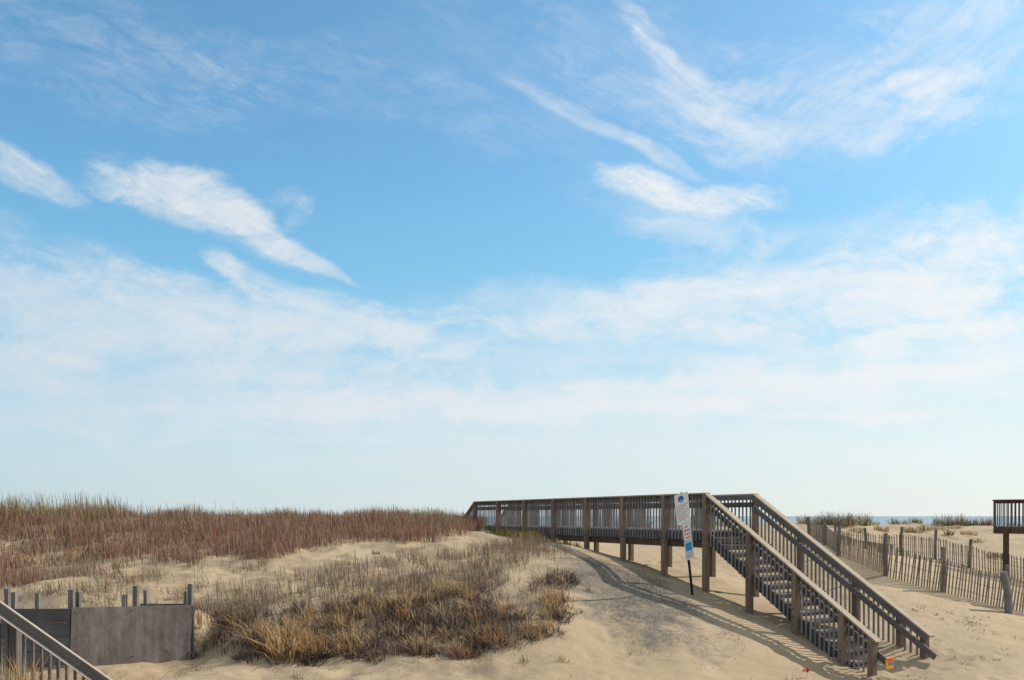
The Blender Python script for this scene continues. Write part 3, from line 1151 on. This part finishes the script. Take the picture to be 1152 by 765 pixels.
parts = []
spots = []
for k in range(1500):
    px, Y = random.uniform(222, 640), random.uniform(15.3, 21)
    X = (px - CX) / F * Y
    z = gz(X, Y)
    py = CY - F * z / Y
    i, f = mound(np.array([px]), np.array([py]), np.array([X]), np.array([Y]))
    g = float(fbm(np.array([X * .8 + 50]), np.array([Y * .8]), 2)[0])
    if i[0] > .6 and f[0] > .38 and g + random.uniform(-.10, .10) + .22 * (f[0] - .6) > .0 and all((X - a) ** 2 + (Y - b_) ** 2 > .075 for a, b_ in spots):
        spots.append((X, Y))
        parts.append(tussock(X, Y, random.uniform(.10, .20), random.uniform(.22, .42), random.randint(22, 60), random.choice([GOLD, GOLD, TAN + GOLD, TAN + GOLD, GREYB + RED[:2]]), .95, (.011, .02)))
        parts.append(tussock(X + .08, Y - .06, random.uniform(.16, .30), random.uniform(.14, .24), random.randint(60, 120), DARK + DARK + GREYB[2:3], 1.1, (.010, .018)))
o = grass_object('dry_grass', [st, dk] + parts)
tag(o, 'tangled grey brown and golden dry grass covering the low front mound', 'grass', kind='stuff')


def clump(name, px, Y, label, group, h, r, nb, cols, spread=.6, w=(.01, .02), cat='grass tuft'):
    X = (px - CX) / F * Y
    b = (X, Y, gz(X, Y))
    ps = [tussock(X, Y, r, h, nb, cols, spread, w)]
    if name == 'grass_tussock' and Y > 12 and nb > 0:
        ps = [tussock(X, Y, r, h, nb // 2, cols, spread, w), tussock(X, Y - .05, r, h * .45, nb // 2, DARK + RED[2:3], spread, w)]
    o = grass_object(name, ps, b)
    tag(o, label, cat, group)
    return o


# golden tussocks along the mound's front edge
for (px, Y, lab, h, r, nb, cols) in [
    (322, 15.95, 'big golden arching grass tussock at the left front foot of the mound', .62, .42, 620, GOLD),
    (292, 16.3, 'tall straw coloured grass tussock at the left shoulder of the golden one', .60, .25, 260, GOLD + TAN),
    (352, 15.9, 'golden grass tussock just right of the biggest golden one', .50, .30, 320, GOLD),
    (398, 16.1, 'straw grass tussock in the middle of the mound front', .52, .26, 240, GOLD + TAN),
    (472, 15.9, 'low dark rooted straw tussock at the mound front', .36, .26, 260, GOLD + DARK),
    (518, 15.75, 'low orange brown tussock standing alone at the mound foot', .30, .24, 240, [GOLD[2], RED[3], RED[1]]),
    (556, 16.2, 'orange brown tussock right of the lone low one', .40, .28, 280, [GOLD[0], GOLD[2], RED[3]]),
    (600, 16.6, 'tan tussock at the right end of the mound front', .36, .26, 240, TAN + GOLD[:1]),
    (620, 18.2, 'golden tussock on the right flank of the mound', .42, .26, 260, GOLD + TAN),
]:
    clump('grass_tussock', px, Y, lab, 'golden tussocks along the mound', h, r, nb, cols, 1.0, (.012, .02))

# tufts on the dune behind the fences
TUFTS = [(905, 46.5, .7, .5, OLIVE + TAN), (918, 47, .85, .6, OLIVE), (928, 47.5, 1.05, .7, OLIVE + TAN), (940, 47.5, 1.25, .8, OLIVE + DARK[:1]), (951, 46, .9, .7, OLIVE + RED), (958, 46.5, 1.0, .6, RED + OLIVE),
         (966, 48, 1.1, .7, OLIVE + TAN), (976, 48, .95, .5, OLIVE), (985, 49, .4, .3, OLIVE + TAN), (1006, 51, .6, .45, OLIVE), (1017, 51, .5, .5, OLIVE + TAN), (1031, 51, .6, .35, OLIVE), (1039, 52, .4, .3, OLIVE + TAN),
         (1054, 50, .6, .5, OLIVE), (1061, 49, .95, .5, OLIVE + DARK[:1]), (1071, 49, .55, .5, OLIVE + DARK[:1]), (1079, 49.5, 1.0, .6, OLIVE + TAN), (1088, 49, .7, .5, OLIVE), (1098, 49, .8, .5, RED + DARK[:2]), (1106, 48.5, .95, .55, RED + OLIVE),
         (1113, 48.5, .7, .4, RED + OLIVE), (1140, 48, .6, .5, OLIVE), (1024, 45, .5, .4, TAN + OLIVE), (1041, 45, .55, .4, TAN + OLIVE), (992, 45, .5, .4, TAN + OLIVE), (1068, 43.5, .45, .3, OLIVE), (1090, 44, .5, .4, TAN), (1056, 46, .35, .5, TAN),
         (1100, 41, .4, .35, TAN), (1120, 36, .5, .4, OLIVE), (1075, 47, .35, .5, TAN), (965, 44, .5, .5, TAN + OLIVE), (950, 42, .5, .4, TAN),
         (655, 46, .7, .6, OLIVE), (686, 46, .9, .6, OLIVE + RED), (712, 45, 1.2, .7, OLIVE + RED), (722, 45, .9, .5, RED), (778, 46, 1.0, .7, OLIVE), (790, 45, .9, .6, OLIVE + TAN), (815, 46, .8, .6, OLIVE)]
for k, (px, Y, h, r, cols) in enumerate(TUFTS):
    if px < 880:
        lab, grp = 'dune grass tuft on the far crest glimpsed between the boardwalk balusters', 'grass tufts behind the boardwalk'
    elif px < 985:
        lab, grp = 'dark green and rust dune grass tuft in the thick clump behind the stair rail', 'grass tufts in the clump behind the stair'
    elif Y > 47:
        lab, grp = 'dark olive grass tuft on the far dune crest against the sea', 'grass tufts along the far dune crest'
    else:
        lab, grp = 'small straw grass tuft on the bare sand between the far fence and the crest', 'small tufts on the far sand'
    clump('grass_tuft', px, Y, lab, grp, h * random.uniform(.6, .9), r * random.uniform(.7, 1.0), int(random.uniform(45, 95) * r / .4), cols, .5, (.022, .04))

for (px, Y, h, r, lab) in [(236, 33.5, .75, .55, 'olive grass clump standing above the left crest against the sky'), (262, 33.5, .7, .4, 'pale tan grass clump beside the olive one on the left crest'),
                           (8, 30.5, .9, .5, 'dark green shrubby tuft on the crest at the left edge'), (470, 33, .7, .6, 'tan grass clump on the crest short of the boardwalk')]:
    clump('grass_tuft', px, Y, lab, None, h, r, 170, OLIVE + TAN, .4, (.016, .03))

# yellow-green shrubs under the walkway's left end
for (px, Y, h, r) in [(572, 29.2, .45, .35), (582, 28.6, .4, .3), (597, 28.5, .55, .35), (605, 28.8, .5, .3), (618, 28.2, .3, .35), (640, 27.4, .3, .4), (560, 29.6, .35, .3)]:
    clump('dune_shrub', px, Y, 'small yellow green dune plant at the foot of the left walkway posts', 'yellow green plants under the boardwalk', h * .85, r, 90,
          [(.42, .33, .07), (.30, .25, .07), (.48, .34, .06), (.16, .14, .05), (.22, .14, .08)], .6, (.02, .035), 'plant')
clump('green_plant', 422, 23.4, 'single fresh green weed on the sand path above the mound', None, .24, .10, 30, [(.06, .12, .05), (.09, .16, .06)], .6, (.014, .022), 'plant')

# few weeds on the open sand in front
for (px, Y, lab) in [(335, 14.6, 'wisp of straw on the open sand in front of the golden tussock'), (590, 15.5, 'small dark grass wisp on the sand right of the mound foot'), (634, 15.6, 'grey green sprig on the open sand in the middle foreground'),
                     (664, 19.3, 'little dark stalk standing in the grey plant litter'), (888, 15.9, 'short green sprig at the bottom edge left of the red marker')]:
    clump('sand_weed', px, Y, lab, None, .2, .09, 26, GREYB + OLIVE, .9, (.008, .014), 'weed')
clump('grass_tussock', 6, 10.3, 'straw grass tussock in the bottom left corner before the stair railing', None, .95, .36, 420, TAN + GOLD, .55, (.006, .013))
clump('grass_tussock', 34, 10.8, 'lower straw tussock beside the corner one under the stair railing', None, .62, .25, 260, TAN + GOLD, .8, (.006, .012))

# grey plant litter: low broken stems left of the walkway, and wrack at the mound's foot
def litter_keep(x, y, z, px, py):
    dx, dy = (x - 2.8) / 2.0, (y - 19.6) / 3.4
    r = np.sqrt(dx * dx + (dy + .35 * dx) ** 2) + .9 * fbm(x * 1.2, y * 1.2, 4)
    return sstep(1.15, .3, r) * sstep(-.2, .3, fbm(x * 2.6 + 9, y * 2.6, 3))


x, y = scatter(-.6, 5.4, 15.5, 25, 330)
P = field(x, y, litter_keep)
n = len(P)
lt = blades_mesh(P, rng.uniform(.05, .20, n), rng.uniform(0, 6.3, n), np.abs(rng.normal(.9, .7, n)), rng.uniform(.005, .010, n), tints(n, [(.13, .12, .11), (.19, .175, .155), (.085, .08, .075)]))
x, y = scatter(-6, 1.2, 14.4, 16.4, 60)
P = field(x, y, lambda x, y, z, px, py: sstep(.0, .3, fbm(x * 1.5 + 70, y * 2.5, 3)) * (py > 733))
n = len(P)
lt2 = blades_mesh(P, rng.uniform(.04, .12, n), rng.uniform(0, 6.3, n), np.abs(rng.normal(1.4, .8, n)), rng.uniform(.006, .012, n), tints(n, DARK + GREYB))
lts = []
X_, Y_ = rng.uniform(-8.6, -5.3, 700), rng.uniform(14.2, 15.3, 700)
k_ = rng.random(700) < sstep(-.25, .3, fbm(X_ * 2.2, Y_ * 2.2, 3))
X_, Y_ = X_[k_], Y_[k_]
lts.append(blades_mesh(np.stack([X_, Y_, ground(X_, Y_) - .01], 1), rng.uniform(.05, .18, len(X_)), rng.uniform(0, 6.3, len(X_)), np.abs(rng.normal(1.1, .7, len(X_))), rng.uniform(.007, .013, len(X_)), tints(len(X_), TAN + GOLD)))
for (px, py, Y, sx_2, sy_2, nb) in [(1085, 700, 20.4, .9, .9, 90), (1115, 705, 20.0, .8, .8, 70), (1018, 757, 16.7, .5, .5, 90), (860, 648, 25.0, .7, .9, 90), (1125, 745, 17.4, .8, .5, 50), (1060, 700, 20.6, .4, .4, 40), (955, 762, 16.4, .4, .3, 30)]:
    c_ = at(px, py, Y)
    k_ = rng.integers(0, max(2, nb // 7), nb)
    cl = rng.normal(0, 1, (nb, 2))[k_] + rng.normal(0, .10, (nb, 2))
    X_, Y_ = c_.x + cl[:, 0] * sx_2, c_.y + cl[:, 1] * sy_2
    lts.append(blades_mesh(np.stack([X_, Y_, ground(X_, Y_) - .01], 1), rng.uniform(.03, .09, nb), rng.uniform(0, 6.3, nb), np.abs(rng.normal(1.6, .8, nb)), rng.uniform(.012, .024, nb), tints(nb, DARK + GREYB)))
o = grass_object('plant_litter', [lt, lt2] + lts)
tag(o, 'grey litter of dead broken stems lying on the sand left of the boardwalk', 'litter', kind='stuff')

# ------------------------------------------------------------------ sky and sun
SUN_EL, SUN_BACK = 36.0, 25.0
az = math.radians(SUN_BACK)
el = math.radians(SUN_EL)
sd = Vector((math.cos(el) * math.cos(az), math.cos(el) * math.sin(az), math.sin(el)))
li = bpy.data.lights.new('sun', 'SUN')
li.energy = 3.7
li.angle = math.radians(.53)
li.color = (1.0, .93, .82)
lo_ = bpy.data.objects.new('sun', li)
lo_.rotation_euler = sd.to_track_quat('Z', 'Y').to_euler()
lo_.location = (20, 10, 30)
COL.objects.link(lo_)

w = bpy.data.worlds.new('World')
sc.world = w
w.use_nodes = True
nt = w.node_tree
nt.nodes.clear()
out = nt.nodes.new('ShaderNodeOutputWorld')
bg = nt.nodes.new('ShaderNodeBackground')
nt.links.new(bg.outputs[0], out.inputs[0])
sky = nt.nodes.new('ShaderNodeTexSky')
sky.sky_type = 'NISHITA'
sky.sun_disc = False
sky.sun_elevation = el
sky.sun_rotation = math.atan2(sd.x, sd.y)
sky.altitude = 0
sky.air_density = 1.0
sky.dust_density = 0.6
sky.ozone_density = 1.0
tc = nt.nodes.new('ShaderNodeTexCoord')
sp = nt.nodes.new('ShaderNodeSeparateXYZ')
nt.links.new(tc.outputs['Generated'], sp.inputs[0])
yy = math_(nt, 'MAXIMUM', sp.outputs[1], .05)
u = math_(nt, 'DIVIDE', sp.outputs[0], yy)       # tangent of the bearing: 0 straight out to sea
v = math_(nt, 'DIVIDE', sp.outputs[2], yy)       # tangent of the height above the horizon
uv = nt.nodes.new('ShaderNodeCombineXYZ')
nt.links.new(u, uv.inputs[0])
nt.links.new(v, uv.inputs[1])
UV = uv.outputs[0]
# a slow swirl bends everything a little
wn = nt.nodes.new('ShaderNodeTexNoise')
wn.inputs['Scale'].default_value = 5.5
wn.inputs['Detail'].default_value = 4
nt.links.new(UV, wn.inputs['Vector'])
vm = nt.nodes.new('ShaderNodeVectorMath')
vm.operation = 'MULTIPLY_ADD'
nt.links.new(wn.outputs['Color'], vm.inputs[0])
vm.inputs[1].default_value = (.075, .06, 0)
nt.links.new(UV, vm.inputs[2])
vs = nt.nodes.new('ShaderNodeVectorMath')
vs.operation = 'SUBTRACT'
nt.links.new(vm.outputs[0], vs.inputs[0])
vs.inputs[1].default_value = (.0375, .03, 0)
WUV = vs.outputs[0]
ws = nt.nodes.new('ShaderNodeSeparateXYZ')
nt.links.new(WUV, ws.inputs[0])
wu, wv_ = ws.outputs[0], ws.outputs[1]


def fibres(ang, su, sv, scale, off, detail=6, rough=.66, dist=.35, lo=.36, hi=.66):
    """streaky ice: noise drawn out along ang, stretched to the full 0..1"""
    m = mapping(nt, WUV, rot=(0, 0, -ang))
    m = mapping(nt, m, (su, sv, 1), (off, off * .7, 0))
    f = noise(nt, m, scale, detail, rough, dist)
    mr = nt.nodes.new('ShaderNodeMapRange')
    nt.links.new(f, mr.inputs[0])
    mr.inputs[1].default_value = lo
    mr.inputs[2].default_value = hi
    return mr.outputs[0]


FIB = {'h': fibres(math.radians(3), 1, 11, 2.6, 3.1, 6, .55, lo=.36, hi=.64), 'd': fibres(math.radians(-28), 1, 8, 5.6, 8.3), 'r': fibres(math.radians(38), 1, 5, 7.0, 5.5),
       'p': fibres(math.radians(-20), 1, 3.2, 13.0, 1.7, 6, .72, .5)}
EDGE = noise(nt, mapping(nt, WUV, (1, 2.0, 1)), 9.0, 6, .7, .3)
FINE = noise(nt, mapping(nt, WUV, (1, 1.6, 1), rot=(0, 0, .35)), 34.0, 4, .72, 0)


def wisp(px, py, hl, hw, deg, amt, fib, solid=.4, fray=1.0, taper=0.0):
    """an elliptical patch of cirrus round a bearing, frayed along its edge and streaked inside; deg counter-clockwise"""
    cu, cv = (px - CX) / F, (CY - py) / F
    a = math.radians(deg)
    du, dv = math_(nt, 'SUBTRACT', wu, cu), math_(nt, 'SUBTRACT', wv_, cv)
    x_ = math_(nt, 'ADD', math_(nt, 'MULTIPLY', du, math.cos(a) / (hl / F)), math_(nt, 'MULTIPLY', dv, math.sin(a) / (hl / F)))
    y_ = math_(nt, 'ADD', math_(nt, 'MULTIPLY', du, -math.sin(a) / (hw / F)), math_(nt, 'MULTIPLY', dv, math.cos(a) / (hw / F)))
    if taper:
        y_ = math_(nt, 'DIVIDE', y_, math_(nt, 'MAXIMUM', math_(nt, 'MULTIPLY_ADD', x_, taper, 1.0), .15))
    r2 = math_(nt, 'ADD', math_(nt, 'MULTIPLY', x_, x_), math_(nt, 'MULTIPLY', y_, y_))
    r2 = math_(nt, 'ADD', r2, math_(nt, 'MULTIPLY', math_(nt, 'SUBTRACT', EDGE, .5), 3.0 * fray))
    mr = nt.nodes.new('ShaderNodeMapRange')
    mr.interpolation_type = 'SMOOTHERSTEP'
    nt.links.new(r2, mr.inputs[0])
    mr.inputs[1].default_value = 1.35
    mr.inputs[2].default_value = -.25
    body = math_(nt, 'MULTIPLY_ADD', FIB[fib], 1 - solid, solid)
    body = math_(nt, 'MULTIPLY', body, math_(nt, 'MULTIPLY_ADD', FINE, *((.5, .75) if fib == 'h' else (1.3, .35))))
    return math_(nt, 'MULTIPLY', math_(nt, 'MULTIPLY', mr.outputs[0], body), amt, clamp=True)


W_ = [
    # left comma cloud with its hooks
    (205, 215, 110, 34, -22, 1.15, 'p', .38, .9, -.1), (285, 258, 95, 26, -33, 1.15, 'd', .4, .8, -.35), (345, 295, 62, 13, -30, .62, 'd', .5, .6, -.5), (165, 200, 90, 26, -8, .6, 'p', .4, 1.1, 0),
    (335, 238, 30, 15, 50, .42, 'p', .2, 1.3, 0), (318, 218, 30, 12, 10, .3, 'p', .2, 1.3, 0), (262, 305, 36, 13, -52, .8, 'd', .5, .7, -.3), (310, 332, 80, 20, -28, .7, 'd', .4, .9, 0),
    (25, 190, 85, 22, -24, .85, 'd', .45, .8, -.3),
    # the wide veil on the left
    (40, 330, 290, 62, -14, .63, 'd', .55, .9, 0), (200, 370, 330, 62, -9, .61, 'h', .55, .9, 0), (330, 362, 230, 36, -8, .6, 'd', .5, .9, 0), (30, 410, 160, 32, -12, .6, 'd', .4, 1, 0),
    (150, 430, 420, 70, -2, .55, 'h', .55, 1, 0), (60, 278, 140, 30, -18, .45, 'd', .3, 1.1, 0), (430, 380, 160, 26, -6, .5, 'h', .4, 1, 0),
    # centre right cloud
    (730, 206, 70, 20, -16, 1.15, 'p', .35, .9, 0), (820, 220, 72, 22, 4, 1.05, 'p', .35, 1, 0), (770, 240, 115, 34, -8, .62, 'h', .35, 1.1, 0), (800, 262, 90, 18, -14, .5, 'h', .4, 1, 0),
    # thin streaks above it
    (660, 130, 130, 11, -29, .42, 'd', .5, .5, 0), (745, 172, 80, 12, -25, .48, 'd', .5, .6, 0), (725, 35, 66, 16, -45, .6, 'd', .4, .8, 0), (785, 80, 66, 18, -24, .58, 'd', .4, .8, 0), (800, 125, 120, 12, -27, .45, 'd', .5, .6, 0),
    (740, 75, 170, 85, -32, .22, 'd', .3, 1.2, 0), (820, 140, 190, 50, -16, .24, 'd', .3, 1.2, 0),
    # upper right
    (1035, 90, 85, 22, 14, .85, 'r', .4, 1, 0), (1000, 85, 250, 90, 12, .29, 'r', .25, 1.2, 0), (1090, 30, 210, 90, 40, .31, 'r', .2, 1.2, 0), (930, 125, 200, 52, 4, .34, 'r', .4, 1.1, 0),
    # the veil on the right
    (900, 328, 320, 48, 7, .82, 'h', .50, .9, 0), (1090, 300, 190, 70, 18, .85, 'r', .55, 1, 0), (700, 345, 250, 38, 0, .7, 'h', .50, .9, 0), (1090, 372, 160, 18, 6, .85, 'p', .4, 1, 0), (1000, 345, 220, 28, 6, .7, 'h', .48, .9, 0), (870, 290, 200, 40, 14, .4, 'r', .3, 1.2, 0),
    (900, 440, 480, 38, 3, .9, 'h', .50, .8, 0), (520, 455, 340, 24, 0, .65, 'h', .45, 1, 0), (1050, 405, 280, 36, 4, .65, 'h', .48, 1, 0),
    (420, 455, 260, 17, -3, .6, 'h', .48, 1, 0), (700, 395, 420, 50, 3, .5, 'h', .48, 1, 0), (640, 500, 800, 46, 0, .35, 'h', .4, 1, 0),
    # long level streaks low over the sea
    (860, 430, 330, 10, 2, .6, 'h', .75, .45, 0), (560, 458, 280, 8, 0, .5, 'h', .75, .45, 0), (230, 460, 210, 9, -2, .45, 'h', .7, .5, 0), (1045, 377, 120, 10, 7, .7, 'p', .6, .7, 0),
    (960, 466, 240, 7, 1, .4, 'h', .75, .5, 0), (420, 492, 300, 7, 0, .3, 'h', .75, .5, 0), (60, 400, 90, 13, -16, .5, 'd', .6, .7, 0),
    # upper left mackerel traces
    (110, 60, 240, 80, -14, .24, 'p', .0, 1.2, 0), (360, 85, 220, 50, -10, .18, 'p', .0, 1.2, 0), (560, 100, 200, 90, -32, .15, 'd', .2, 1.2, 0),
]
clear = None
for a in W_:
    c = math_(nt, 'SUBTRACT', 1.0, wisp(*a), clamp=True)
    clear = c if clear is None else math_(nt, 'MULTIPLY', clear, c)
cloud = math_(nt, 'SUBTRACT', 1.0, clear, clamp=True)
# thin haze that thickens to the horizon, more on the sunny side
hz = ramp(nt, sp.outputs[2], [(0.0, .97), (.10, .92), (.25, .76), (.40, .36), (.62, .0)])
front = nt.nodes.new('ShaderNodeMapRange')
nt.links.new(sp.outputs[1], front.inputs[0])
front.inputs[1].default_value = .42
front.inputs[2].default_value = .66
# unseen cirrus veil added overhead and inland to brighten and whiten the fill
veil = ramp(nt, noise(nt, mapping(nt, tc.outputs['Generated'], (1, 2.2, 1.6)), 3.0, 6, .6, .6), [(.34, .30), (.66, .92)])
cloud = math_(nt, 'ADD', math_(nt, 'MULTIPLY', cloud, front.outputs[0]), math_(nt, 'MULTIPLY', veil, math_(nt, 'SUBTRACT', 1.0, front.outputs[0])), clamp=True)
hs = nt.nodes.new('ShaderNodeHueSaturation')
hs.inputs['Saturation'].default_value = 1.1
hs.inputs['Value'].default_value = .87
nt.links.new(sky.outputs[0], hs.inputs['Color'])
side = nt.nodes.new('ShaderNodeMapRange')
nt.links.new(u, side.inputs[0])
side.inputs[1].default_value = -.65
side.inputs[2].default_value = .65
def lin(r, g, b_, k=.2121):
    f = lambda q: ((q / 255 + .055) / 1.055) ** 2.4 / k
    return (f(r), f(g), f(b_))


def vramp(stops):
    """ramp colours are kept under 1 and scaled up afterwards"""
    r = ramp(nt, sp.outputs[2], [(p, tuple(q / 5 for q in lin(*c_))) for p, c_ in stops])
    return mix(nt, 1.0, r, (5.0, 5.0, 5.0), 'MULTIPLY')


hl_ = vramp([(.0, (198, 216, 222)), (.10, (188, 214, 228)), (.25, (128, 192, 230)), (.45, (86, 158, 222))])
hr_ = vramp([(.0, (236, 240, 236)), (.10, (224, 236, 240)), (.25, (156, 212, 238)), (.45, (104, 174, 230))])
hazecol = mix(nt, side.outputs[0], hl_, hr_)
tintc = ramp(nt, sp.outputs[2], [(.05, (.86, 1.12, 1.0)), (.55, (.80, 1.04, .97))])
c = mix(nt, hz, mix(nt, 1.0, hs.outputs[0], tintc, 'MULTIPLY'), hazecol)
ccol = mix(nt, side.outputs[0], (3.15, 3.5, 3.8), (4.3, 4.42, 4.5))
c = mix(nt, cloud, c, ccol)
nt.links.new(c, bg.inputs[0])
bg.inputs[1].default_value = .15
w.cycles.sampling_method = 'MANUAL'
w.cycles.sample_map_resolution = 256

# ------------------------------------------------------------------ camera
cam = bpy.data.cameras.new('camera')
cam.sensor_fit = 'HORIZONTAL'
cam.sensor_width = 36
cam.lens = 36 * F / 1152
cam.shift_x = 0
cam.shift_y = (CY - 382.5) / 1152
cam.clip_start = .1
cam.clip_end = 60000
co = bpy.data.objects.new('camera', cam)
co.rotation_euler = (math.radians(90), 0, 0)
COL.objects.link(co)
sc.camera = co

# lift everything so that the sea lies at z = 0
for o in list(sc.objects):
    if o.parent is None:
        o.location.z += CZ

sc.view_settings.view_transform = 'Standard'
sc.view_settings.look = 'None'
sc.view_settings.exposure = 0.5
sc.view_settings.gamma = 1.0
sc.render.engine = 'CYCLES'
sc.cycles.use_denoising = True
sc.cycles.max_bounces = 6
